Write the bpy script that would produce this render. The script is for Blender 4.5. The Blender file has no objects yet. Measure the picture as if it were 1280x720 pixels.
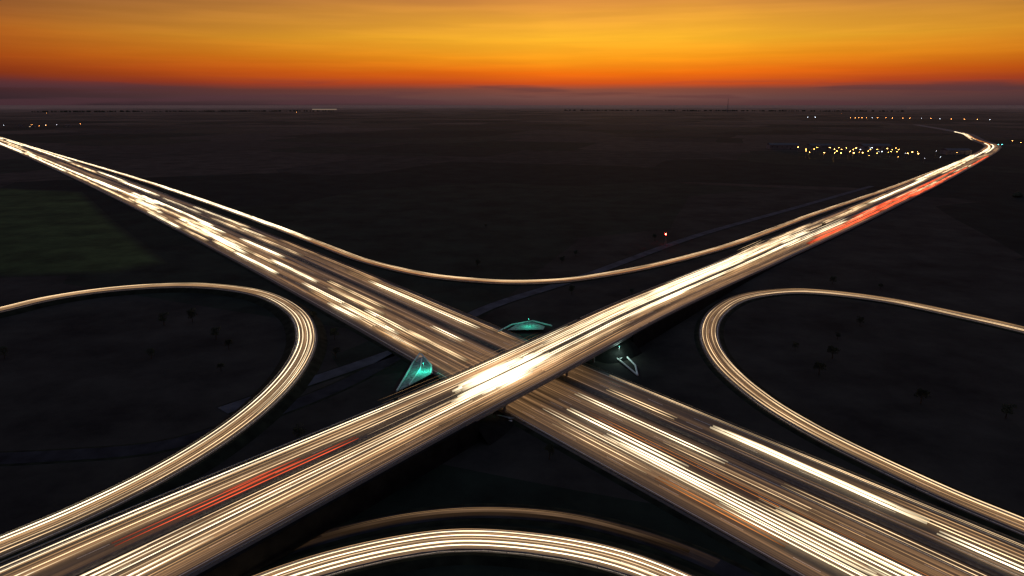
import bpy, math, random, bisect
from mathutils import Vector
random.seed(11)
R=random.random
def U(a,b): return a+(b-a)*R()
scene=bpy.context.scene
COL=scene.collection
def lin(r,g,b):
    def c(v):
        v/=255.0
        return v/12.92 if v<=0.04045 else ((v+0.055)/1.055)**2.4
    return (c(r),c(g),c(b),1.0)
# ------------------------------------------------------------ node helpers
def newmat(name):
    m=bpy.data.materials.new(name); m.use_nodes=True
    nt=m.node_tree; nt.nodes.clear()
    return m,nt
def N(nt,t,**kw):
    n=nt.nodes.new(t)
    for k,v in kw.items(): setattr(n,k,v)
    return n
def math_(nt,op,a,b=None,c=None,clamp=False):
    n=N(nt,'ShaderNodeMath',operation=op); n.use_clamp=clamp
    for i,v in enumerate((a,b,c)):
        if v is None: continue
        if isinstance(v,(int,float)): n.inputs[i].default_value=v
        else: nt.links.new(v,n.inputs[i])
    return n.outputs[0]
def mixc(nt,f,a,b,blend='MIX'):
    n=N(nt,'ShaderNodeMix',data_type='RGBA',blend_type=blend)
    for sock,v in ((n.inputs[0],f),(n.inputs[6],a),(n.inputs[7],b)):
        if isinstance(v,(int,float)): sock.default_value=v
        elif isinstance(v,tuple): sock.default_value=v
        else: nt.links.new(v,sock)
    return n.outputs[2]
def ramp(nt,fac,stops,interp='LINEAR'):
    n=N(nt,'ShaderNodeValToRGB'); cr=n.color_ramp; cr.interpolation=interp
    while len(cr.elements)<len(stops): cr.elements.new(0.5)
    for e,(p,c) in zip(cr.elements,stops): e.position=p; e.color=c
    nt.links.new(fac,n.inputs[0]); return n.outputs[0]
def maprange(nt,v,a,b,c=0.0,d=1.0,smooth=True):
    n=N(nt,'ShaderNodeMapRange'); n.interpolation_type='SMOOTHSTEP' if smooth else 'LINEAR'
    nt.links.new(v,n.inputs[0])
    for i,x in zip((1,2,3,4),(a,b,c,d)): n.inputs[i].default_value=x
    return n.outputs[0]
def simple(name,col,rough=0.8,noise=0.0,scale=1.0,metal=0.0,stretch=(1,1,1)):
    m,nt=newmat(name)
    o=N(nt,'ShaderNodeOutputMaterial'); b=N(nt,'ShaderNodeBsdfPrincipled')
    b.inputs['Roughness'].default_value=rough; b.inputs['Metallic'].default_value=metal
    if rough>.9: b.inputs['Specular IOR Level'].default_value=.1
    c=tuple(col)+(1,)
    if noise>0:
        tc=N(nt,'ShaderNodeNewGeometry'); mp=N(nt,'ShaderNodeMapping'); mp.inputs['Scale'].default_value=stretch
        nt.links.new(tc.outputs['Position'],mp.inputs[0])
        nz=N(nt,'ShaderNodeTexNoise'); nz.inputs['Scale'].default_value=scale; nz.inputs['Detail'].default_value=6
        nt.links.new(mp.outputs[0],nz.inputs[0])
        dk=tuple(x*(1-noise) for x in col)+(1,); lt=tuple(min(1,x*(1+noise)) for x in col)+(1,)
        nt.links.new(ramp(nt,nz.outputs[0],[(0.3,dk),(0.7,lt)]),b.inputs['Base Color'])
    else: b.inputs['Base Color'].default_value=c
    nt.links.new(b.outputs[0],o.inputs[0]); return m
# ------------------------------------------------------------ mesh helpers
def mesh_obj(name,verts,faces,mat=None,parent=None,uv=None,attr=None,smooth=False,**props):
    me=bpy.data.meshes.new(name); me.from_pydata(verts,[],faces); me.update()
    if uv:
        l=me.uv_layers.new(name='UVMap')
        for i,lp in enumerate(me.loops): l.data[i].uv=uv[lp.vertex_index]
    if attr:
        a=me.attributes.new('gain','FLOAT','POINT')
        a.data.foreach_set('value',attr)
    if mat: me.materials.append(mat)
    if smooth:
        for p in me.polygons: p.use_smooth=True
    ob=bpy.data.objects.new(name,me); COL.objects.link(ob)
    if parent: ob.parent=parent
    for k,v in props.items(): ob[k]=v
    return ob
def empty(name,loc,**props):
    ob=bpy.data.objects.new(name,None); ob.location=loc; COL.objects.link(ob); ob.empty_display_size=0.5
    for k,v in props.items(): ob[k]=v
    return ob
def box(cx,cy,cz,sx,sy,sz,V,F,rot=0.0):
    b=len(V); c,s=math.cos(rot),math.sin(rot)
    for dz in (-.5,.5):
        for dx,dy in ((-.5,-.5),(.5,-.5),(.5,.5),(-.5,.5)):
            x,y=dx*sx,dy*sy
            V.append((cx+x*c-y*s,cy+x*s+y*c,cz+dz*sz))
    for f in ((0,3,2,1),(4,5,6,7),(0,1,5,4),(1,2,6,5),(2,3,7,6),(3,0,4,7)): F.append(tuple(b+i for i in f))
def tube(p0,p1,r0,r1,V,F,n=8):
    p0=Vector(p0); p1=Vector(p1); d=(p1-p0).normalized()
    a=d.orthogonal().normalized(); bb=d.cross(a); b=len(V)
    for p,r in ((p0,r0),(p1,r1)):
        for i in range(n):
            t=2*math.pi*i/n; V.append(tuple(p+(a*math.cos(t)+bb*math.sin(t))*r))
    for i in range(n): F.append((b+i,b+(i+1)%n,b+n+(i+1)%n,b+n+i))
    F.append(tuple(b+i for i in range(n))[::-1]); F.append(tuple(b+n+i for i in range(n)))
# ------------------------------------------------------------ paths
class Path:
    def __init__(s,pts,zf=None,z=0.3):
        P=[Vector((a,b)) for a,b in pts]; P=[P[0]*2-P[1]]+P+[P[-1]*2-P[-2]]
        out=[]
        for i in range(1,len(P)-2):
            p0,p1,p2,p3=P[i-1:i+3]; L=(p2-p1).length; n=max(4,int(L/3.0)); n=min(n,160)
            d0=max((p1-p0).length,1e-3)**.5; d1=max(L,1e-3)**.5; d2=max((p3-p2).length,1e-3)**.5
            m1=((p1-p0)/d0-(p2-p0)/(d0+d1)+(p2-p1)/d1)*d1
            m2=((p2-p1)/d1-(p3-p1)/(d1+d2)+(p3-p2)/d2)*d1
            for k in range(n):
                t=k/n; t2=t*t; t3=t2*t
                out.append(p1*(2*t3-3*t2+1)+m1*(t3-2*t2+t)+p2*(-2*t3+3*t2)+m2*(t3-t2))
        out.append(P[-2]); s.p=out; s.s=[0.0]
        for a,b in zip(out,out[1:]): s.s.append(s.s[-1]+(b-a).length)
        s.L=s.s[-1]; s.zf=zf or (lambda q:z); s.wf=lambda q:1.0
    def at(s,q):
        q=min(max(q,0.0),s.L-1e-3); i=min(bisect.bisect_right(s.s,q)-1,len(s.p)-2)
        t=(q-s.s[i])/(s.s[i+1]-s.s[i]); p=s.p[i].lerp(s.p[i+1],t)
        a=s.p[max(i-1,0)]; b=s.p[min(i+2,len(s.p)-1)]; d=(b-a).normalized()
        return p,d
    def pos(s,q,u,dz=0.0):
        p,d=s.at(q); u=u*s.wf(q); return (p.x+d.y*u,p.y-d.x*u,s.zf(q)+dz)
    def near(s,x,y):
        v=Vector((x,y)); i=min(range(len(s.p)),key=lambda k:(s.p[k]-v).length_squared); return s.s[i]
def steps(s0,s1,step):
    n=max(1,int(math.ceil((s1-s0)/step))); return [s0+(s1-s0)*i/n for i in range(n+1)]
def sweep(path,s0,s1,prof,step,V,F,UV,A=None,closed=False,gain=None,uf=None):
    ss=steps(s0,s1,step); b=len(V); m=len(prof)
    for q in ss:
        du=uf(q) if uf else 0.0
        for (u,dz) in prof:
            V.append(path.pos(q,u+du,dz))
            UV.append((q,u))
            if A is not None: A.append(gain(q) if gain else 1.0)
    k=m if closed else m-1
    for i in range(len(ss)-1):
        for j in range(k):
            a=b+i*m+j; c=b+i*m+(j+1)%m
            F.append((a,c,c+m,a+m))
    if closed:
        F.append(tuple(b+j for j in range(m))); F.append(tuple(b+(len(ss)-1)*m+j for j in range(m))[::-1])
SM=lambda t: (lambda x:x*x*(3-2*x))(min(1,max(0,t)))
A=Path([(260,-100),(180,1),(125,70),(62.9,149),(0,228.6),(-70,318.9),(-160.7,433.3),(-333.9,645.5),(-617,984),(-1347,1835),(-2547,3189),(-4500,5300)],z=0.30)
B=Path([(-215,-60),(-139,37),(-67.7,126.5),(0,211),(68,301),(137,393.5),(313,604),(587,936),(1010,1467),(1112,1613),(1250,1873),(1483,2293),(1900,3300)])
CX,CY=7.05,219.7
sA=A.near(CX,CY); sB=B.near(CX,CY)
B.zf=lambda q: 6.0-5.58*SM((q-sB-50)/190.0)
B.wf=lambda q: 1.03-.19*SM((q-sB+150)/130.0)+.2*SM((q-sB-110)/260.0)
R1=Path([(-1500,2040),(-910,1366),(-400,786),(-193.5,536),(-128,453),(-87,402.5),(-44.3,366.6),(-17.2,355.9),(0,352.5),(25.8,355.9),(53.6,370.3),(87,395),(144,449),(259,584),(398,741),(716,1112),(900,1310)],z=0.36)
LL=Path([(-262,180),(-254,243),(-248,272),(-233,297),(-223,316),(-202,333),(-166,341),(-127,327),(-98,295),(-83,261),(-77.5,231),(-77.5,201),(-82,175),(-89.5,154),(-99,137),(-108,125),(-116,115),(-160,62),(-190,20)],z=1.6)
LR=Path([(235,190),(230,243),(215,272),(201,293),(179,319),(146,334),(116,324),(94,298),(81,266),(77,233),(81,201),(88,180),(97,162),(107,145),(115,134),(125,120),(180,50),(240,-30)],z=0.4)
AR=Path([(-130,16),(-110,42),(-80,80),(-64,100),(-52,111.5),(-40,119.5),(-24,126),(-11,128.5),(7,126.5),(22,121.5),(34,113.5),(44,104),(80,60)],z=1.0)
A2=Path([(-60,118),(-48,126.5),(-36,133),(-22,138),(-7,140),(11,138),(26,132),(38,124.5),(48,115.5)],z=0.3)
D1=Path([(-90,195),(-38,257),(-11,307),(35,361),(133,487),(256,621),(420,800)],z=0.12)
D2=Path([(-260,160),(-142,165),(-122,167),(-98,172),(-81,186),(-59,213),(-40,250)],z=0.12)
# ------------------------------------------------------------ materials
def asphalt():
    m,nt=newmat('asphalt'); o=N(nt,'ShaderNodeOutputMaterial'); b=N(nt,'ShaderNodeBsdfPrincipled')
    uv=N(nt,'ShaderNodeUVMap'); mp=N(nt,'ShaderNodeMapping'); mp.inputs['Scale'].default_value=(0.015,1.1,1)
    nt.links.new(uv.outputs[0],mp.inputs[0]); n1=N(nt,'ShaderNodeTexNoise'); n1.inputs['Scale'].default_value=1; n1.inputs['Detail'].default_value=5
    nt.links.new(mp.outputs[0],n1.inputs[0])
    g=N(nt,'ShaderNodeNewGeometry'); n2=N(nt,'ShaderNodeTexNoise'); n2.inputs['Scale'].default_value=1.3; n2.inputs['Detail'].default_value=8
    nt.links.new(g.outputs['Position'],n2.inputs[0])
    f=math_(nt,'ADD',math_(nt,'MULTIPLY',n1.outputs[0],.7),math_(nt,'MULTIPLY',n2.outputs[0],.3))
    nt.links.new(ramp(nt,f,[(0.35,(.04,.036,.034,1)),(0.65,(.08,.072,.066,1))]),b.inputs['Base Color'])
    b.inputs['Roughness'].default_value=0.62
    bp=N(nt,'ShaderNodeBump'); bp.inputs['Strength'].default_value=.3; bp.inputs['Distance'].default_value=.03
    nt.links.new(n2.outputs[0],bp.inputs['Height']); nt.links.new(bp.outputs[0],b.inputs['Normal'])
    nt.links.new(b.outputs[0],o.inputs[0]); return m
M_asph=asphalt()
M_paint=simple('road_paint',(.7,.7,.66),.6,.25,2.0)
M_kerb=simple('kerb_paint',(.75,.76,.72),.6,.2,2.0)
M_grass=simple('verge_grass',(.018,.021,.012),.95,.6,.25)
M_soil=simple('dark_retaining_face',(.010,.010,.009),.97,.5,.3)
M_track=simple('old_tarmac',(.030,.030,.034),.95,.5,.15)
M_side=simple('side_tarmac',(.085,.085,.095),.95,.4,.15)
M_conc=simple('concrete',(.2,.19,.18),.85,.25,.8)
M_apron=simple('apron_paving',(.3,.32,.3),.85,.6,.9)
M_steel=simple('galvanised_steel',(.3,.3,.3),.5,.1,3.0,metal=.8)
M_bark=simple('bark',(.06,.045,.03),.95,.3,3)
M_leaf=simple('foliage',(.04,.05,.022),.9,.5,.6)
M_wall=simple('painted_render',(.25,.22,.2),.9,.2,.1)
M_roof=simple('roof_sheet',(.08,.07,.07),.7,.2,.2)
def emit(name,col,s):
    m,nt=newmat(name); o=N(nt,'ShaderNodeOutputMaterial'); e=N(nt,'ShaderNodeEmission')
    e.inputs[0].default_value=tuple(col)+(1,); e.inputs[1].default_value=s
    nt.links.new(e.outputs[0],o.inputs[0]); m.cycles.emission_sampling='NONE'; return m
def trailmat(name,col,s,contrast=.5):
    m,nt=newmat(name); o=N(nt,'ShaderNodeOutputMaterial'); e=N(nt,'ShaderNodeEmission')
    at=N(nt,'ShaderNodeAttribute',attribute_name='gain'); uv=N(nt,'ShaderNodeUVMap')
    oi=N(nt,'ShaderNodeObjectInfo')
    mp=N(nt,'ShaderNodeMapping'); mp.inputs['Scale'].default_value=(0.03,0.6,1); nt.links.new(uv.outputs[0],mp.inputs[0])
    nz=N(nt,'ShaderNodeTexNoise'); nz.noise_dimensions='4D'; nz.inputs['Scale'].default_value=1; nz.inputs['Detail'].default_value=3
    nt.links.new(mp.outputs[0],nz.inputs[0]); nt.links.new(math_(nt,'MULTIPLY',oi.outputs['Random'],50.0),nz.inputs['W'])
    f=maprange(nt,nz.outputs[0],.35,.65,1-contrast,1+contrast*.6)
    st=math_(nt,'MULTIPLY',math_(nt,'MULTIPLY',at.outputs['Fac'],f),s)
    e.inputs[0].default_value=tuple(col)+(1,); nt.links.new(st,e.inputs[1]); nt.links.new(e.outputs[0],o.inputs[0])
    m.cycles.emission_sampling='NONE'; return m
T_white=trailmat('headlight_white',(1,.79,.50),2.8,.5)
T_cream=trailmat('headlight_cream',(1,.68,.37),1.6,.7)
T_tan=trailmat('headlight_tan',(1,.57,.26),.7,.6)
T_dim=trailmat('headlight_dim',(1,.58,.32),.28,.6)
T_red=trailmat('taillight_red',(1,.12,.045),1.5,.5)
T_orange=trailmat('indicator_orange',(1,.33,.08),.8,.5)
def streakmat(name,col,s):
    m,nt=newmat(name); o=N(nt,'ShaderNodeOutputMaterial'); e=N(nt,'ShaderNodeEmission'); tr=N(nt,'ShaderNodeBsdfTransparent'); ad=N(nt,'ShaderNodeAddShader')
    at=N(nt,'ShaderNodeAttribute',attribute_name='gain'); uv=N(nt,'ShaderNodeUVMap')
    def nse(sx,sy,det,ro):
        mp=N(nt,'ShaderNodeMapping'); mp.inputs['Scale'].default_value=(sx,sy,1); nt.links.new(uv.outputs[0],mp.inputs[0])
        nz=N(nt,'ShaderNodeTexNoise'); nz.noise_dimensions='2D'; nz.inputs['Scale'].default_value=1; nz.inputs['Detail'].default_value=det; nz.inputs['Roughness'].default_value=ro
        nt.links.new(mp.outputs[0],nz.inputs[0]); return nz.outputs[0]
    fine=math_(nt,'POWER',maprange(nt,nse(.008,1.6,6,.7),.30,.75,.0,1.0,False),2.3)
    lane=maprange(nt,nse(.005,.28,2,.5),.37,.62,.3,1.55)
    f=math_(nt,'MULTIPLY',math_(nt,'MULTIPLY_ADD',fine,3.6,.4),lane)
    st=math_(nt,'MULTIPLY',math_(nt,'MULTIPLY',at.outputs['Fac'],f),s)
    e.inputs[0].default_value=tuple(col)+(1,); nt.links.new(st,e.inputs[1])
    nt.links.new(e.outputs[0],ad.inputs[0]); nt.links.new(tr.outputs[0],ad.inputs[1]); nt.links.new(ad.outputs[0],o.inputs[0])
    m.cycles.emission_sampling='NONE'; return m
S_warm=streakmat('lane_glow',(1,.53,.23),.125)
# ------------------------------------------------------------ ground
def groundmat(name,crop=False):
    m,nt=newmat(name); o=N(nt,'ShaderNodeOutputMaterial'); b=N(nt,'ShaderNodeBsdfPrincipled'); b.inputs['Roughness'].default_value=.95
    b.inputs['Specular IOR Level'].default_value=.1
    g=N(nt,'ShaderNodeNewGeometry'); mp=N(nt,'ShaderNodeMapping'); mp.inputs['Rotation'].default_value=(0,0,.35); mp.inputs['Scale'].default_value=(.001,.001,.001)
    nt.links.new(g.outputs['Position'],mp.inputs[0])
    wn=N(nt,'ShaderNodeTexNoise'); wn.inputs['Scale'].default_value=1.2; nt.links.new(mp.outputs[0],wn.inputs[0])
    wv=mixc(nt,.12,mp.outputs[0],wn.outputs[1],'ADD')
    vo=N(nt,'ShaderNodeTexVoronoi'); vo.distance='CHEBYCHEV'; vo.inputs['Scale'].default_value=3.2; vo.inputs['Randomness'].default_value=.75
    nt.links.new(wv,vo.inputs[0])
    sp=N(nt,'ShaderNodeSeparateColor'); nt.links.new(vo.outputs['Color'],sp.inputs[0])
    c=ramp(nt,sp.outputs[0],[(0,(.018,.026,.02,1)),(.25,(.055,.05,.04,1)),(.45,(.024,.034,.022,1)),(.65,(.085,.068,.052,1)),(.82,(.032,.042,.028,1))],'CONSTANT')
    if crop:
        nb=N(nt,'ShaderNodeTexNoise'); nb.inputs['Scale'].default_value=.006; nb.inputs['Detail'].default_value=3; nt.links.new(g.outputs['Position'],nb.inputs[0])
        uv=N(nt,'ShaderNodeUVMap'); s2=N(nt,'ShaderNodeSeparateXYZ'); nt.links.new(uv.outputs[0],s2.inputs[0])
        c=mixc(nt,maprange(nt,s2.outputs[0],0,1),(.04,.048,.028,1),ramp(nt,nb.outputs[0],[(.35,(.065,.10,.034,1)),(.65,(.11,.15,.05,1))]))
    n2=N(nt,'ShaderNodeTexNoise'); n2.inputs['Scale'].default_value=.03; n2.inputs['Detail'].default_value=9; n2.inputs['Roughness'].default_value=.68
    nt.links.new(g.outputs['Position'],n2.inputs[0])
    c=mixc(nt,.9,c,ramp(nt,n2.outputs[0],[(.35,(.25,.25,.28,1)),(.65,(1,1,1,1))]),'MULTIPLY')
    nt.links.new(c,b.inputs['Base Color'])
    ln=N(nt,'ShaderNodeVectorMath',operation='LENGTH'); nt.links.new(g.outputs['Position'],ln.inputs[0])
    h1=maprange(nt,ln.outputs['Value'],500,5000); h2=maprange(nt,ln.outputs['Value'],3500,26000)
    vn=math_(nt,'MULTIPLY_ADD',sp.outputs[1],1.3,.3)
    hz=mixc(nt,h2,(.0078,.0050,.0048,1),(.042,.026,.029,1))  # aerial haze painted in as emission that grows with distance
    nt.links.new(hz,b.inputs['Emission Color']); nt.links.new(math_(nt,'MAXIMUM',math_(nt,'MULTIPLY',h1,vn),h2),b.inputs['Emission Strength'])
    nt.links.new(b.outputs[0],o.inputs[0]); m.cycles.emission_sampling='NONE'; return m
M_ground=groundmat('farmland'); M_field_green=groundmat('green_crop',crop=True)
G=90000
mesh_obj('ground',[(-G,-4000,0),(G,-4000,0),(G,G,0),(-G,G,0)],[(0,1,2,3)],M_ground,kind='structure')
pts=[(-1000,820),(-640,800),(-470,748),(-330,560),(-205,398),(-222,372),(-300,362),(-420,380),(-760,440)]
cx=sum(p[0] for p in pts)/9; cy=sum(p[1] for p in pts)/9
V=[(x,y,.05) for x,y in pts]+[(cx+(x-cx)*.92,cy+(y-cy)*.92,.05) for x,y in pts]+[(cx,cy,.05)]
F=[(i,(i+1)%9,9+(i+1)%9,9+i) for i in range(9)]+[(9+i,9+(i+1)%9,18) for i in range(9)]
mesh_obj('field',V,F,M_field_green,uv=[(0,0)]*9+[(1,0)]*10,kind='structure')
# ------------------------------------------------------------ roads
def road(path,name,hw,step,skirt,s0=0,s1=None,ranges=None,slopes=(1.4,1.4),mat=None,side=None):
    s1=path.L if s1 is None else s1
    V,F,UV=[],[],[]
    sweep(path,s0,s1,[(-hw,0),(-hw*.5,0),(0,0),(hw*.5,0),(hw,0)],step,V,F,UV)
    ob=mesh_obj(name,V,F,mat or M_asph,uv=UV,kind='structure')
    for sd,sl in ((-1,slopes[0]),(1,slopes[1])):
        V,F,UV=[],[],[]
        for a,b in (ranges or [(s0,s1)]):
            ss=steps(a,b,step)
            bb=len(V)
            for q in ss:
                z=path.zf(q); w=skirt*min(sl,1)+z*sl
                for u,dz in ((hw,-.03),(hw+.9,-.06),(hw+.9+w,None)):
                    x,y,zz=path.pos(q,sd*u); V.append((x,y,(-.12 if dz is None else zz+dz))); UV.append((q,u))
            for i in range(len(ss)-1):
                for j in range(2):
                    c=bb+i*3+j; F.append((c,c+1,c+4,c+3))
        mesh_obj('embankment',V,F,M_soil if sl<.5 else M_grass,uv=UV,kind='structure')
    return ob
road(A,'motorway',24.5,12,1.0)
road(B,'overpass_motorway',16,8,1.0,ranges=[(0,sB-46),(sB+46,B.L)],slopes=(1.4,.12))
for p,hw in ((R1,3.8),(LL,4.3),(LR,4.0),(AR,4.2)): road(p,'ramp_road',hw,4,.8)
road(A2,'ramp_road',2.4,4,.8,mat=M_track)
road(D1,'side_road',3.2,6,.2,mat=M_side); road(D2,'side_road',3.2,6,.2,mat=M_track)
def markings(path,us,dashed,s0,s1):
    V,F,UV=[],[],[]
    for u in us: sweep(path,s0,s1,[(u-.12,.006),(u+.12,.006)],10,V,F,UV)
    for u in dashed:
        q=s0
        while q<min(s1,s0+1100):
            sweep(path,q,q+6,[(u-.1,.006),(u+.1,.006)],6,V,F,UV); q+=18
    mesh_obj('road_marking',V,F,M_paint,uv=UV,kind='structure')
markings(A,(-22.5,4.2,11.5,22.5),(-18.8,-15,-11.2,-7.4,-3.6,.4,15,18.8),60,1500)
markings(B,(-14,-2.8,-.8,13.6),(-10.3,-6.6,2.9,6.5,10.1),20,1500)
for p,w in ((R1,3.2),(LL,3.5),(LR,3.3),(AR,3.6)): markings(p,(-w,w),(0,) ,5,p.L-5)
# ------------------------------------------------------------ guard rails / barriers
def guard(path,u,s0,s1,label):
    V,F,UV=[],[],[]
    e=empty('guard_rail',path.pos(s0,u),label=label,category='guard rail',group='guard rails along the carriageways')
    o=Vector(e.location)
    sweep(path,s0,s1,[(u-.06,.78),(u+.06,.72),(u+.06,.5),(u-.06,.45)],8,V,F,UV,closed=True)
    V=[tuple(Vector(v)-o) for v in V]
    mesh_obj('rail',V,F,M_steel,parent=e)
    V,F=[],[]
    q=s0+1
    while q<s1:
        x,y,z=path.pos(q,u); box(x-o.x,y-o.y,z+.22-o.z,.1,.1,.5,V,F); q+=4 if s1-s0<450 else 8
    mesh_obj('post',V,F,M_steel,parent=e,kind='stuff')
LG="long grey steel guard rail beside the carriageway edge"
guard(A,24.0,70,1300,LG); guard(A,-24.0,70,1300,LG)
for a,b in ((30,sB-52),(sB+52,1300)):
    guard(B,-15.6,a,b,LG); guard(B,15.6,a,b,LG)
for p,w in ((R1,3.6),(LL,4.0),(LR,3.7),(AR,4.0)):
    guard(p,w,10,p.L-10,"steel guard rail curving along the slip road")
def barrier(path,u,s0,s1,label):
    V,F,UV=[],[],[]
    sweep(path,s0,s1,[(u-.3,-.02),(u-.12,.35),(u-.08,.85),(u+.08,.85),(u+.12,.35),(u+.3,-.02)],10,V,F,UV,closed=True)
    mesh_obj('median_barrier',V,F,M_conc,label=label,category='barrier',group='concrete median barriers')
barrier(A,8,60,1600,"grey concrete barrier dividing the motorway carriageways")
barrier(B,-1.8,20,1500,"grey concrete barrier dividing the overpass carriageways")
# ------------------------------------------------------------ overpass bridge
br=empty('overpass_bridge',(CX,CY,0),label="concrete motorway overpass on piers crossing the lower road",category='bridge')
o=Vector((CX,CY,0))
def loc(V): return [tuple(Vector(v)-o) for v in V]
V,F,UV=[],[],[]
sweep(B,sB-47,sB+47,[(-16.3,-.05),(-16.3,-.25),(-13,-.9),(13,-.9),(16.3,-.25),(16.3,-.05)],6,V,F,UV,closed=True)
mesh_obj('deck',loc(V),F,M_conc,parent=br)
for sd in (-1,1):
    V,F,UV=[],[],[]; u=16.05*sd
    sweep(B,sB-50,sB+50,[(u-.12,-.04),(u-.12,.55),(u+.12,.55),(u+.12,-.04)],6,V,F,UV,closed=True)
    mesh_obj('parapet',loc(V),F,M_conc,parent=br)
_,dB=B.at(sB); rot=math.atan2(dB.y,dB.x)
for ds in (-26.5,8.3,26.5):
    V,F=[],[]
    for u in (-11,-4,4,10):
        x,y,z=B.pos(sB+ds,u); tube((x,y,0),(x,y,4.7),.45,.45,V,F,12)
    x,y,z=B.pos(sB+ds,0); box(x,y,4.87,1.3,22,.4,V,F,rot)
    mesh_obj('pier',loc(V),F,M_conc,parent=br)
def endslope(sd):
    V,F=[],[]; sc=sB+sd*46
    for i,(ds,z) in enumerate(((0,5.0),(-8,2.7),(-18,.0))):
        for u in (-15,-7,0,7,15): x,y,_=B.pos(sc+sd*ds,u); V.append((x,y,z))
    for i in range(2):
        for j in range(4): F.append((i*5+j,i*5+j+1,i*5+j+6,i*5+j+5))
    for sgn,u0,j in ((-1,-15,0),(1,15,4)):
        b=len(V); Rr=7 if sgn>0 else 12
        x,y,_=B.pos(sc,u0); V.append((x,y,5.2))
        for k in range(9):
            t=math.pi/2*k/8; x,y,_=B.pos(sc-sd*18*math.sin(t),u0+sgn*Rr*math.cos(t)); V.append((x,y,-.05))
        for k in range(8): F.append((b,b+1+k,b+2+k))
    mesh_obj('abutment_slope',V,F,M_soil,kind='structure')
endslope(-1); endslope(1)
M_teal=emit('teal_lamp',(.05,.9,.7),8)
def paved(pts,kerbs,lx,ly,lz,power,col=(.03,.9,.6)):
    if pts:
        n=len(pts); V=[(x,y,z) for x,y,z in pts]; cx=sum(p[0] for p in pts)/n; cy=sum(p[1] for p in pts)/n; cz=sum(p[2] for p in pts)/n+.25
        V.append((cx,cy,cz)); F=[(i,(i+1)%n,n) for i in range(n)]
        mesh_obj('paved_slope',V,F,M_apron,kind='structure')
    for kl in kerbs:
        V,F=[],[]
        for a,b in zip(kl,kl[1:]): tube(a,b,.32,.32,V,F,6)
        mesh_obj('kerb',V,F,M_kerb,kind='structure')
    e=empty('floodlight',(lx,ly,0),label="small floodlight on a pole washing the slope teal",category='floodlight',group='teal floodlights around the overpass')
    V,F=[],[]; tube((0,0,0),(0,0,lz),.09,.06,V,F,8); mesh_obj('pole',V,F,M_steel,parent=e)
    V,F=[],[]; box(0,0,lz+.1,.5,.35,.18,V,F,rot); mesh_obj('lamp_head',V,F,M_steel,parent=e)
    V,F=[],[]; box(0,0,lz-.02,.4,.28,.05,V,F,rot); mesh_obj('lamp_glass',V,F,M_teal,parent=e)
    l=bpy.data.lights.new('lamp','POINT'); l.energy=power; l.color=col; l.shadow_soft_size=.3
    lo=bpy.data.objects.new('lamp',l); lo.location=(0,0,lz-.4); lo.parent=e; COL.objects.link(lo)
paved([(-37.5,209,.6),(-32,215,1.5),(-27.5,222,1.7),(-28.5,229,1.2),(-35,244,.4),(-36.5,228,.5)],
      [[(-38,208.5,.8),(-37,222,.8),(-36.3,234,.7),(-35,245,.6)],[(-34.5,212,1.3),(-32.5,226,1.5),(-33.5,238,.9)],[(-28,221,1.9),(-29,230,1.4),(-34.6,244,.6)]],-31,224,4.6,1400)
paved([(-2,271,.9),(13,270,1.5),(14,275,1.2),(9,283,.6),(2,280,.5)],[[(-6,269,.8),(0,279,.8),(9,284,.8),(17,276,1.2)]],7,275,4.6,800)
paved([(32,250,1.4),(35,250,1.2),(37,244,.8),(36,240,.9),(33,245,1.2)],[[(33,256,1.4),(39,251,.9),(43,241,.6),(44.8,232,.5),(44,223,.4)],[(36,246,1),(40,236,.7),(44,223,.4)],[(43,241,.6),(40,238,.7)]],40,240,5,1500,(.6,.95,.85))
paved([(-10,187,.4),(-3,187,.6),(1,189,.5),(-4,190.5,.9),(-9,189.5,.8)],[[(-13,188,.5),(-7,185.5,.5),(0,187,.5)]],-6,188.5,3,14,(.6,.85,.8))
# ------------------------------------------------------------ light trails
GRP_H='long exposure headlight trails'
cnt=[0]
def trail(path,s0,s1,u,mat,w=.35,strands=((-.7,.65),(.7,.65)),drift=0.0,gain=1.0,label=None,fade=8.0,step=12,name='headlight_trail'):
    s0=max(s0,2); s1=min(s1,path.L-2)
    if s1-s0<5: return
    V,F,UV,At=[],[],[],[]; ph=R()*6.3; L=s1-s0
    uf=lambda q: drift*SM((q-s0)/L)+.15*math.sin(ph+q*.01)
    g=lambda q: gain*max(.0,min(1,(q-s0)/fade+.15,(s1-q)/fade+.15))
    for k,(du,z) in enumerate(strands):
        ww=w*(1 if k<2 else .35); h=ww*.45; c=u+du
        sweep(path,s0,s1,[(c-ww/2,z),(c,z+h),(c+ww/2,z),(c,z-h)],step,V,F,UV,At,closed=True,gain=g,uf=uf)
    col={T_white:'bright white',T_cream:'warm cream',T_tan:'soft amber',T_dim:'faint brownish',T_red:'glowing red',T_orange:'thin orange'}[mat]
    mesh_obj(name,V,F,mat,uv=UV,attr=At,label=label or "%s pair of light streaks above the asphalt lane"%col,category='light trail',group=GRP_H if name=='headlight_trail' else 'long exposure tail light trails')
    cnt[0]+=1
TRK=((-.9,.75),(.9,.75),(-1.2,3.1),(1.2,3.1))
CAR=((-.7,.65),(.7,.65)); FINE=((-.7,.65),(.7,.65),(-.2,.9)); ONE=((0,.65),(.35,.8)); BIKE=((-.25,.65),(.3,.7))
def pick(ws):
    t=R()*sum(w for _,w in ws)
    for m,w in ws:
        t-=w
        if t<=0: return m
    return ws[-1][0]
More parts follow.
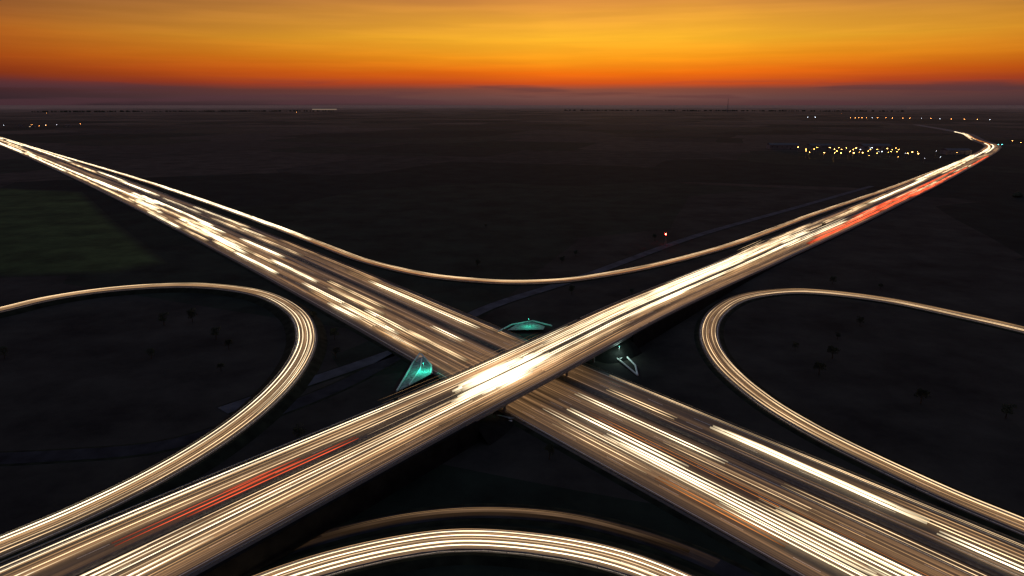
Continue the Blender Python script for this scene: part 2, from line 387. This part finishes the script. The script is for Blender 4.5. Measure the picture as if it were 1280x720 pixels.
# --- lower motorway, stretch below the overpass
trail(A,sA-119,sA-60,15.9,T_white,.7,CAR,gain=1.2,drift=1.3)
trail(A,sA-112,sA-64,16.6,T_cream,.35,CAR,gain=1,drift=1.3)
trail(A,sA-50,sA-22,13.2,T_cream,.3,CAR,fade=4); trail(A,sA-150,sA-122,13.5,T_white,.4,CAR,fade=4)
trail(A,60,sA-112,17.2,T_cream,.26,CAR,drift=-.6)
trail(A,60,sA-105,19.4,T_tan,.2,CAR)
trail(A,60,sA-14,22.2,T_cream,.16,ONE,gain=.9)
trail(A,60,sA-40,10.8,T_dim,.2,CAR)
for u,a,b,m,w in ((-13,60,sA-20,T_white,.2),(-9.2,60,sA-45,T_white,.26),(-6.4,60,sA-90,T_cream,.24),
                  (-4.4,80,sA-30,T_orange,.15),(2.8,sA-75,sA-18,T_white,.34),(4.4,60,sA-90,T_cream,.18),(-17.2,60,sA-120,T_tan,.2),(-.6,60,sA-100,T_tan,.18)):
    trail(A,a,b,u,m,w,CAR)
for u,a,b,w in ((-12,sA-120,sA-50,.3),(-7.5,sA-70,sA-25,.42),(-14.8,sA-150,sA-85,.3),(-10.6,sA-84,sA-44,.36),(-5.6,sA-150,sA-95,.4),(-10.8,sA-165,sA-118,.4)): trail(A,a,b,u,T_white,w,CAR,drift=U(-.4,.4),gain=1.1,fade=4)
for i in range(6):
    u=random.choice([-17,-13.1,-9.3,-5.5,-1.6])+U(-1,1); a=U(60,sA-60); trail(A,a,a+U(20,60),u,pick([(T_cream,3),(T_white,2),(T_tan,2),(T_orange,.8)]),U(.14,.3),random.choice((CAR,CAR,TRK)),drift=U(-.3,.3),fade=4)
# --- lower motorway, beyond the overpass: staggered short streaks
for i in range(50):
    lane=random.choice([-20,-17,-17,-13,-13,-9.3,-9.3,-5.5,-5.5,-1.6,2.3]); a=sA+22+(R()**1.2)*560; L=U(15,55)+(a-sA)*.14
    trail(A,a,a+L,lane+U(-.9,.9),pick([(T_white,5),(T_cream,4),(T_tan,1.5)]),U(.28,.65)+(a-sA)*.0006,random.choice((CAR,CAR,FINE)),drift=U(-.6,.6),fade=3)
for i in range(12):
    a=sA+25+R()*450; trail(A,a,a+U(50,200),random.choice([13.2,16.9,20.6])+U(-.6,.6),pick([(T_cream,2),(T_tan,3),(T_white,2)]),U(.18,.36),CAR)
for i in range(26):
    a=sA+560+(R()**1.5)*2400; trail(A,a,a+U(150,700),random.choice([-20.6,-16.9,-13.1,-9.3,-5.5,-1.6,2.3,14,18])+U(-1,1),pick([(T_white,4),(T_cream,4)]),U(.5,1.0)+(a-sA)*.0005,CAR,step=40,fade=30)
# --- overpass road
for u,a,b,m,w in ((-13.3,20,sB+40,T_white,.22),(-11.2,20,sB-60,T_tan,.2),(-8.4,20,sB+150,T_cream,.22),
      (1.1,20,sB+60,T_cream,.16),(3.6,20,sB+10,T_white,.22),(6.4,20,sB+60,T_cream,.2),(9.2,20,sB-5,T_tan,.2),(13,20,sB+200,T_dim,.16)):
    trail(B,a,b,u,m,w,CAR)
for u,a,b,w in ((-3.6,sB-120,sB-74,.24),(-4.7,sB-134,sB-98,.2),(-5.5,sB-110,sB-90,.22)):
    trail(B,a,b,u,T_red,w,CAR,name='tail_light_trail',gain=1.0,fade=14)
trail(B,20,sB-140,5,T_red,.12,CAR,name='tail_light_trail',gain=.6)
for u,a,b,m,w in ((-11.8,sB-20,sB+420,T_cream,.26),(-9.2,sB+16,sB+330,T_white,.36),(-6.4,sB+5,sB+500,T_cream,.3),(-4.2,sB-10,sB+230,T_white,.42),(1.0,sB-5,sB+300,T_white,.42),(3.2,sB-20,sB+140,T_tan,.26),(5.8,sB+60,sB+520,T_tan,.22),(9,sB+80,sB+600,T_dim,.24)):
    trail(B,a,b,u,m,w,CAR)
for u,d0,d1 in ((-7.4,20,4),(-6,24,-2),(-4.6,28,-8),(-3,26,-10),(.2,30,-12),(1.6,34,-9),(3,30,-4),(4.4,24,2),(5.8,18,6)):
    trail(B,sB-8-d0,sB-8-d1+6,u,T_white,U(.6,.85),CAR,gain=1.7,fade=9)  # short streaks boosted in width and gain to imitate bloom at the crossing
for i in range(20):
    a=U(20,sB-30); trail(B,a,a+U(30,110),random.choice([-12.5,-9.5,-7,2,4.6,7.4,10,11.5])+U(-1,1),pick([(T_cream,3),(T_tan,3),(T_white,2.5)]),U(.1,.26),random.choice((CAR,CAR,TRK)),drift=U(-.5,.5),fade=U(4,20))
for i in range(22):
    a=sB+20+R()*520; trail(B,a,a+U(30,150),random.choice([-12,-8.5,-8.5,-5,-5,1,3])+U(-1,1),pick([(T_white,4),(T_cream,4),(T_tan,2)]),U(.22,.45)+(a-sB)*.0005,random.choice((CAR,CAR,TRK)),fade=6)
for i in range(20):
    a=sB+270+R()*950; trail(B,a,a+U(120,380),U(3,13),T_red,U(.35,.6)+(a-sB)*.0004,CAR,name='tail_light_trail',step=25,gain=1.0)
for i in range(6):
    a=sB+260+R()*800; trail(B,a,a+U(100,350),U(4,13),T_cream,U(.25,.4)+(a-sB)*.0003,CAR,step=25)
for i in range(24):
    a=sB+500+R()*2000; trail(B,a,a+U(150,550),U(-14,2),pick([(T_white,3),(T_cream,4),(T_orange,1)]),U(.4,.8)+(a-sB)*.0003,CAR,step=25,fade=30)
# --- slip roads
for u,m,w,g in ((-1.3,T_cream,.2,1),(1.1,T_tan,.26,1),(2.2,T_orange,.16,.8)):
    trail(R1,4,R1.L-4,u,m,w,CAR,step=6,gain=g)
s_a=R1.near(-197,537)
for a,b,u in ((60,s_a-40,-1.3),(200,s_a+60,.6),(s_a-330,s_a+20,1.2),(s_a-220,s_a+75,-1.2),(s_a-120,s_a+90,.4)): trail(R1,a,b,u,T_white,.5,CAR,step=12)
sl_=LL.near(-90,300)
for u,a,b,m,w,d in ((-1.9,3,LL.L-3,T_cream,.2,-.3),(.9,3,LL.L-3,T_tan,.16,.2),(2.0,3,sl_+60,T_tan,.12,0),(1.9,sl_-40,LL.L-60,T_white,.26,.3),(-.9,sl_,sl_+110,T_white,.16,-.5),(.3,sl_+90,LL.L-3,T_tan,.16,0)): trail(LL,a,b,u,m,w,CAR,step=3,drift=d,fade=30)
sr_=LR.near(80,266)
for u,a,b,m,w,d in ((-1.8,3,LR.L-3,T_cream,.16,.2),(1.9,3,LR.L-3,T_tan,.16,-.2),(1.6,sr_-60,sr_+110,T_cream,.2,.3),(-.2,sr_-20,LR.L-3,T_tan,.14,.6),(-2.1,sr_+20,LR.L-60,T_cream,.18,0)): trail(LR,a,b,u,m,w,CAR,step=3,drift=d,fade=30)
for u,m,w,d in ((-2.5,T_tan,.12,.3),(-1.2,T_white,.24,-.3),(.4,T_cream,.14,.5),(1.9,T_white,.3,-.2),(3.0,T_dim,.2,0)): trail(AR,3,AR.L-3,u,m,w,CAR,step=2,drift=d)
trail(A2,22,A2.L-14,.2,T_dim,.5,BIKE,step=2,gain=.6,fade=35); trail(A2,26,A2.L-30,-.7,T_tan,.12,BIKE,step=2,gain=.45,fade=30)
# soft glow sheets painting the look of headlight-lit asphalt over the lanes
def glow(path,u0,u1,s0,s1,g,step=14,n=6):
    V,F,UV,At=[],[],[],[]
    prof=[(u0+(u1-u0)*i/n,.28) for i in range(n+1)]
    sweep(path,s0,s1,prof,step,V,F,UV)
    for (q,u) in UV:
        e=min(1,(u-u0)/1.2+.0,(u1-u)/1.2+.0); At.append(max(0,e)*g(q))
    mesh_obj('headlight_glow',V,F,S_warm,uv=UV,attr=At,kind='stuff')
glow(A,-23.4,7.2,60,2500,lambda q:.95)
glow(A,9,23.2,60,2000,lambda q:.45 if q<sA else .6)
hot=lambda q:math.exp(-((q-sB+10)/18)**2)  # extra glow painted into the sheets for the flare at the crossing
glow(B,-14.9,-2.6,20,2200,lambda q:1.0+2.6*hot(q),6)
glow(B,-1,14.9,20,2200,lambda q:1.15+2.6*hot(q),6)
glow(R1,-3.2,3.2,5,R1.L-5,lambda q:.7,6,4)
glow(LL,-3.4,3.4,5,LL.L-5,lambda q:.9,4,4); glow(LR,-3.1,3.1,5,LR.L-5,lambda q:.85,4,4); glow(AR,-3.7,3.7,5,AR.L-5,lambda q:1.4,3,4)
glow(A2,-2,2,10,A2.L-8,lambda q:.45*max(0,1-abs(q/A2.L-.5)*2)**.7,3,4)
# ------------------------------------------------------------ trees
def leafmesh(seed,h=8.0,r=3.2):
    rr=random.Random(seed); V,F=[],[]
    cl=[(rr.uniform(-.6,.6)*r,rr.uniform(-.6,.6)*r,h*rr.uniform(.42,.9),rr.uniform(.3,.55)*r) for _ in range(11)]
    for cx,cy,cz,cr in cl:
        for _ in range(70):
            th=rr.uniform(0,6.28); ph=math.acos(rr.uniform(-1,1)); q=cr*rr.uniform(.6,1.05)
            p=Vector((cx+q*math.sin(ph)*math.cos(th),cy+q*math.sin(ph)*math.sin(th),cz+q*math.cos(ph)*.8))
            a=Vector((rr.uniform(-1,1),rr.uniform(-1,1),rr.uniform(-1,1))).normalized(); b=a.orthogonal().normalized(); z=rr.uniform(.18,.4)
            n=len(V); V+= [tuple(p+a*z),tuple(p+b*z*.6),tuple(p-a*z),tuple(p-b*z*.6)]; F.append((n,n+1,n+2,n+3))
    return V,F
def trunkmesh(seed,h=8.0):
    rr=random.Random(seed); V,F=[],[]
    tube((0,0,-.2),(0.1,0,h*.5),.28,.16,V,F,8); tube((.1,0,h*.5),(0,.15,h*.82),.16,.05,V,F,6)
    for k in range(5):
        t=k*1.3+rr.random(); z=h*(.36+.08*k); tube((.07,0,z),(1.7*math.cos(t),1.7*math.sin(t),z+1.4),.09,.03,V,F,5)
    return V,F
protos=[]
for k in range(3):
    V,F=trunkmesh(k); a=mesh_obj('trunk',V,F,M_bark); V,F=leafmesh(k+5); b=mesh_obj('crown',V,F,M_leaf); protos.append((a,b))
spots=[(-72,262),(-66,240),(-88,290),(-140,285),(-110,250),(-120,262),(-135,240),(-104,228),(-150,280),(-60,175),(-55,165),(60,330),(110,250),(120,240),(132,262),(150,280),(108,224),(30,330),
       (-20,390),(100,470),(40,420),(240,520),(-20,520),(30,400),(170,350),(190,340),(-175,210),(-190,240),(130,200),(150,190),(-30,160),(10,165)]
used=set()
for i,(x,y) in enumerate(spots):
    sc=U(.4,.75); e=empty('tree',(x,y,0),label="small dark leafy tree on the grass near the slip road",category='tree',group='dark trees around the interchange')
    e.scale=(sc,sc,sc*U(.85,1.1)); e.rotation_euler=(0,0,U(0,6))
    for src in protos[i%3]:
        if id(src) in used: ob=src.copy(); COL.objects.link(ob)
        else: ob=src; used.add(id(src))
        ob.parent=e
def wood(x0,y0,x1,y1,h,n,seed,name='distant_wood'):
    rr=random.Random(seed); V,F=[],[]
    for i in range(n):
        t=rr.random(); x=x0+(x1-x0)*t+rr.uniform(-1,1)*h*1.5; y=y0+(y1-y0)*t+rr.uniform(-1,1)*h*1.5; hh=h*rr.uniform(.5,1.0); w=hh*rr.uniform(.45,.8); b=len(V); k=7
        for zz,ww in ((0,.7),(.35,1.0),(.75,.7),(1.0,.15)):
            for j in range(k):
                a=6.283*j/k; q=w*ww*rr.uniform(.8,1.15); V.append((x+q*math.cos(a),y+q*math.sin(a),hh*zz))
        for l in range(3):
            for j in range(k): F.append((b+l*k+j,b+l*k+(j+1)%k,b+(l+1)*k+(j+1)%k,b+(l+1)*k+j))
        F.append(tuple(b+3*k+j for j in range(k)))
    mesh_obj(name,V,F,M_leaf,kind='stuff')
wood(-6000,8800,-2500,9800,20,260,1); wood(800,11000,5200,9400,20,260,2); wood(520,700,900,820,6,60,8,'hedgerow')
# ------------------------------------------------------------ town / industrial estate
M_yel=emit('sodium_lamp',(1,.50,.11),45); M_wht=emit('white_lamp',(.75,.85,1),12); M_org=emit('orange_lamp',(1,.35,.08),30); M_redl=emit('red_beacon',(1,.05,.03),60); M_win=emit('lit_window',(1,.7,.4),2.0); M_tealf=emit('teal_sign_lamp',(.15,.8,.8),9)
lampmesh={}
def lamp(x,y,mat,h=10,size=1.1,name='street_lamp',label="tall street lamp glowing over a lit yard",group='street lamps at the industrial estate'):
    key=(mat.name,h,size)
    e=empty(name,(x,y,0),label=label,category='street lamp',group=group)
    if key not in lampmesh:
        V,F=[],[]; tube((0,0,0),(0,0,h),.14,.08,V,F,6); tube((0,0,h),(0,-1.2,h+.25),.06,.05,V,F,6); p=mesh_obj('pole',V,F,M_steel,parent=e)
        V,F=[],[]; box(0,-1.5,h+.25,size,size*.8,size*.4,V,F); q=mesh_obj('lamp_head',V,F,mat,parent=e); lampmesh[key]=(p,q)
    else:
        for src in lampmesh[key]:
            ob=src.copy(); COL.objects.link(ob); ob.parent=e
for row in range(4):
    for i in range(11):
        if R()<.15: continue
        t=i/10; lamp(528+172*t+row*14+U(-5,5),1225+row*50-25*t+U(-10,10),M_yel if R()<.95 else M_wht,10,random.choice((.75,1.0,1.25)))
for i in range(12): lamp(U(600,820),U(1120,1350),random.choice((M_wht,M_yel)),8,.5)
FARL=dict(label="distant street lamp beside a country road",group='distant street lamps')
for i in range(18):
    t=i/17; lamp(2159+520*t+U(-14,14),4500-430*t+150*math.sin(t*4),M_org if R()<.85 else M_wht,10,2.1,**FARL)
for i in range(3): lamp(2020+U(-40,40),4700+U(-60,60),M_wht,10,2.6,**FARL)
for i in range(7): lamp(U(-2150,-1900),U(2800,3100),M_org if R()<.6 else M_wht,9,1.2,**FARL)
for i in range(4): lamp(U(1120,1200),U(1500,1640),random.choice((M_tealf,M_org)),10,1.0,**FARL)
for i in range(2): lamp(1055+i*8,1512,M_tealf,8,1.4,**FARL)
for i in range(10): lamp(U(-6000,6000),U(6500,9000),M_org,10,1.4,**FARL)
def hall(x,y,w,d,h,rotz,label,lit=True,cat='warehouse',name='warehouse'):
    e=empty(name,(x,y,0),label=label,category=cat); e.rotation_euler=(0,0,rotz)
    V,F=[],[]; box(0,0,h/2,w,d,h,V,F); mesh_obj('wall',V,F,M_wall,parent=e)
    V=[(-w/2-.5,-d/2-.5,h+.02),(w/2+.5,-d/2-.5,h+.02),(w/2+.5,d/2+.5,h+.02),(-w/2-.5,d/2+.5,h+.02),(-w/2-.5,0,h+d*.12),(w/2+.5,0,h+d*.12)]
    mesh_obj('roof',V,[(0,1,5,4),(2,3,4,5),(0,4,3),(1,2,5),(0,3,2,1)],M_roof,parent=e)
    n=max(2,int(w/9))
    for i in range(n):
        V,F=[],[]; xx=-w/2+w*(i+.5)/n
        box(xx,-d/2-.03,h*.6,min(3,w/n*.6),.1,h*.22,V,F); mesh_obj('window',V,F,M_win if (lit and R()<.35) else M_roof,parent=e)
    V,F=[],[]; box(w*.2,-d/2-.06,h*.2,3,.12,h*.4-.1,V,F); mesh_obj('door',V,F,M_roof,parent=e)
for x,y,w,d,h in ((580,1490,60,30,9),(660,1490,50,26,8),(760,1460,60,30,9),(850,1330,45,25,8)):
    hall(x,y,w,d,h,U(-.2,.2),"low pitched roof warehouse beside the lit yard",lit=False)
for x,y in ((-2000,2920),(-2100,3000),(-1930,3050)): hall(x,y,22,12,6,U(-.5,.5),"farmhouse with lit windows in dark fields",cat='house',name='farmhouse')
e=empty('building',(-3350,12600,0),label="long lit greenhouse glowing pale on the dark plain",category='building')
V,F=[],[]; box(0,0,9,420,60,18,V,F); mesh_obj('glowing_wall',V,F,emit('building_glow',(1,.70,.5),.2),parent=e)  # bright building on the horizon, its whole walls made emissive
V=[(-215,-32,18.05),(215,-32,18.05),(215,32,18.05),(-215,32,18.05),(-215,0,26),(215,0,26)]
mesh_obj('roof',V,[(0,1,5,4),(2,3,4,5),(0,4,3),(1,2,5),(0,3,2,1)],M_roof,parent=e)
def mast(x,y,h,w,name,label,beacon,bs):
    e=empty(name,(x,y,0),label=label,category='mast')
    V,F=[],[]
    for sx,sy in ((-1,-1),(1,-1),(1,1),(-1,1)): tube((sx*w,sy*w,0),(sx*w*.15,sy*w*.15,h),w*.12,w*.06,V,F,5)
    n=10
    for i in range(n):
        z0=h*i/n; z1=h*(i+1)/n; a=w*(1-.85*i/n); b=w*(1-.85*(i+1)/n)
        for (p,q) in (((-1,-1),(1,-1)),((1,-1),(1,1)),((1,1),(-1,1)),((-1,1),(-1,-1))):
            tube((p[0]*a,p[1]*a,z0),(q[0]*b,q[1]*b,z1),w*.05,w*.05,V,F,4)
    mesh_obj('lattice',V,F,M_steel,parent=e)
    if beacon:
        V,F=[],[]; tube((0,0,h),(0,0,h+bs),bs*.5,bs*.4,V,F,8); mesh_obj('beacon',V,F,M_redl,parent=e)
mast(2750,9000,165,7,'telecom_mast',"tall lattice mast silhouetted on the dusk skyline",False,1)
mast(104,455,7,.5,'beacon_mast',"short lattice mast topped by a red warning light",True,.8)
# ------------------------------------------------------------ world
w=bpy.data.worlds.new('World'); scene.world=w; w.use_nodes=True; nt=w.node_tree; nt.nodes.clear()
out=N(nt,'ShaderNodeOutputWorld'); bg=N(nt,'ShaderNodeBackground'); bg2=N(nt,'ShaderNodeBackground'); add=N(nt,'ShaderNodeAddShader')
tc=N(nt,'ShaderNodeTexCoord'); nm=N(nt,'ShaderNodeVectorMath',operation='NORMALIZE'); nt.links.new(tc.outputs['Generated'],nm.inputs[0])
sx=N(nt,'ShaderNodeSeparateXYZ'); nt.links.new(nm.outputs[0],sx.inputs[0])
el=math_(nt,'MULTIPLY',math_(nt,'ARCSINE',sx.outputs[2]),57.2958)
az=math_(nt,'MULTIPLY',math_(nt,'ARCTAN2',sx.outputs[0],sx.outputs[1]),57.2958)
SUNAZ=8.0
daz=math_(nt,'ABSOLUTE',math_(nt,'SUBTRACT',az,SUNAZ))
cb=N(nt,'ShaderNodeCombineXYZ'); nt.links.new(math_(nt,'MULTIPLY',az,.05),cb.inputs[0]); nt.links.new(math_(nt,'MULTIPLY',el,.45),cb.inputs[1])
nz=N(nt,'ShaderNodeTexNoise'); nz.inputs['Scale'].default_value=1.0; nz.inputs['Detail'].default_value=4; nt.links.new(cb.outputs[0],nz.inputs[0])
nzc=math_(nt,'SUBTRACT',nz.outputs[0],.5)
elw=math_(nt,'MULTIPLY_ADD',nzc,math_(nt,'MULTIPLY_ADD',el,.2,.3),el)
f=math_(nt,'DIVIDE',elw,20.0,clamp=True)
def D(d): return d/20.0
cen=ramp(nt,f,[(0,lin(76,55,60)),(D(.5),lin(102,70,70)),(D(1.15),lin(122,68,60)),(D(1.65),lin(206,76,28)),(D(2.4),lin(238,108,16)),(D(3.5),lin(252,156,26)),(D(4.9),lin(252,182,44)),(D(6.2),lin(242,170,54)),(D(7.9),lin(216,140,66)),(D(10.5),lin(150,104,80)),(1,lin(98,104,126))])
sid=ramp(nt,f,[(0,lin(38,29,36)),(D(.8),lin(48,33,42)),(D(1.5),lin(64,34,40)),(D(2.1),lin(112,40,24)),(D(3.2),lin(150,54,20)),(D(4.6),lin(158,70,28)),(D(6.2),lin(132,67,42)),(D(7.9),lin(98,58,48)),(D(10.5),lin(84,68,70)),(1,lin(86,94,118))])
fa=maprange(nt,daz,5,50,0,1,False)
sky=mixc(nt,fa,cen,sid)
cb2=N(nt,'ShaderNodeCombineXYZ'); nt.links.new(math_(nt,'MULTIPLY',az,.07),cb2.inputs[0]); nt.links.new(math_(nt,'MULTIPLY',el,1.3),cb2.inputs[1])
n3=N(nt,'ShaderNodeTexNoise'); n3.inputs['Scale'].default_value=1.0; n3.inputs['Detail'].default_value=5; nt.links.new(cb2.outputs[0],n3.inputs[0])
cm=math_(nt,'MULTIPLY',maprange(nt,n3.outputs[0],.48,.6),maprange(nt,el,2.1,1.2))
sky=mixc(nt,math_(nt,'MULTIPLY',cm,.6),sky,lin(76,48,55))
cw=maprange(nt,n3.outputs[0],.35,.7,.93,1.06)
vm=N(nt,'ShaderNodeVectorMath',operation='SCALE'); nt.links.new(sky,vm.inputs[0]); nt.links.new(cw,vm.inputs['Scale'])
back=maprange(nt,daz,60,130,1.0,.6)
vm2=N(nt,'ShaderNodeVectorMath',operation='SCALE'); nt.links.new(vm.outputs[0],vm2.inputs[0]); nt.links.new(back,vm2.inputs['Scale'])
nt.links.new(vm2.outputs[0],bg.inputs[0]); bg.inputs[1].default_value=1.0
ns=N(nt,'ShaderNodeTexSky'); ns.sky_type='NISHITA'; ns.sun_disc=False; ns.sun_elevation=math.radians(1.0); ns.sun_rotation=math.radians(SUNAZ)
nt.links.new(ns.outputs[0],bg2.inputs[0]); bg2.inputs[1].default_value=.002
nt.links.new(bg.outputs[0],add.inputs[0]); nt.links.new(bg2.outputs[0],add.inputs[1]); nt.links.new(add.outputs[0],out.inputs[0])
sl=bpy.data.lights.new('sun','SUN'); sl.energy=.08; sl.angle=math.radians(.5); sl.color=(1,.55,.25)
so=bpy.data.objects.new('sun',sl); COL.objects.link(so)
sd=Vector((math.sin(math.radians(SUNAZ))*math.cos(math.radians(1.5)),math.cos(math.radians(SUNAZ))*math.cos(math.radians(1.5)),math.sin(math.radians(1.5))))
so.rotation_euler=sd.to_track_quat('Z','Y').to_euler()
# ------------------------------------------------------------ camera
cam=bpy.data.cameras.new('camera'); cam.sensor_width=36; cam.lens=36*853/1280; cam.clip_end=200000; cam.clip_start=.5
co=bpy.data.objects.new('camera',cam); COL.objects.link(co); co.location=(0,0,92); co.rotation_euler=(math.radians(90-15.05),0,0)
scene.camera=co
scene.view_settings.view_transform='Standard'; scene.view_settings.look='None'; scene.view_settings.exposure=0
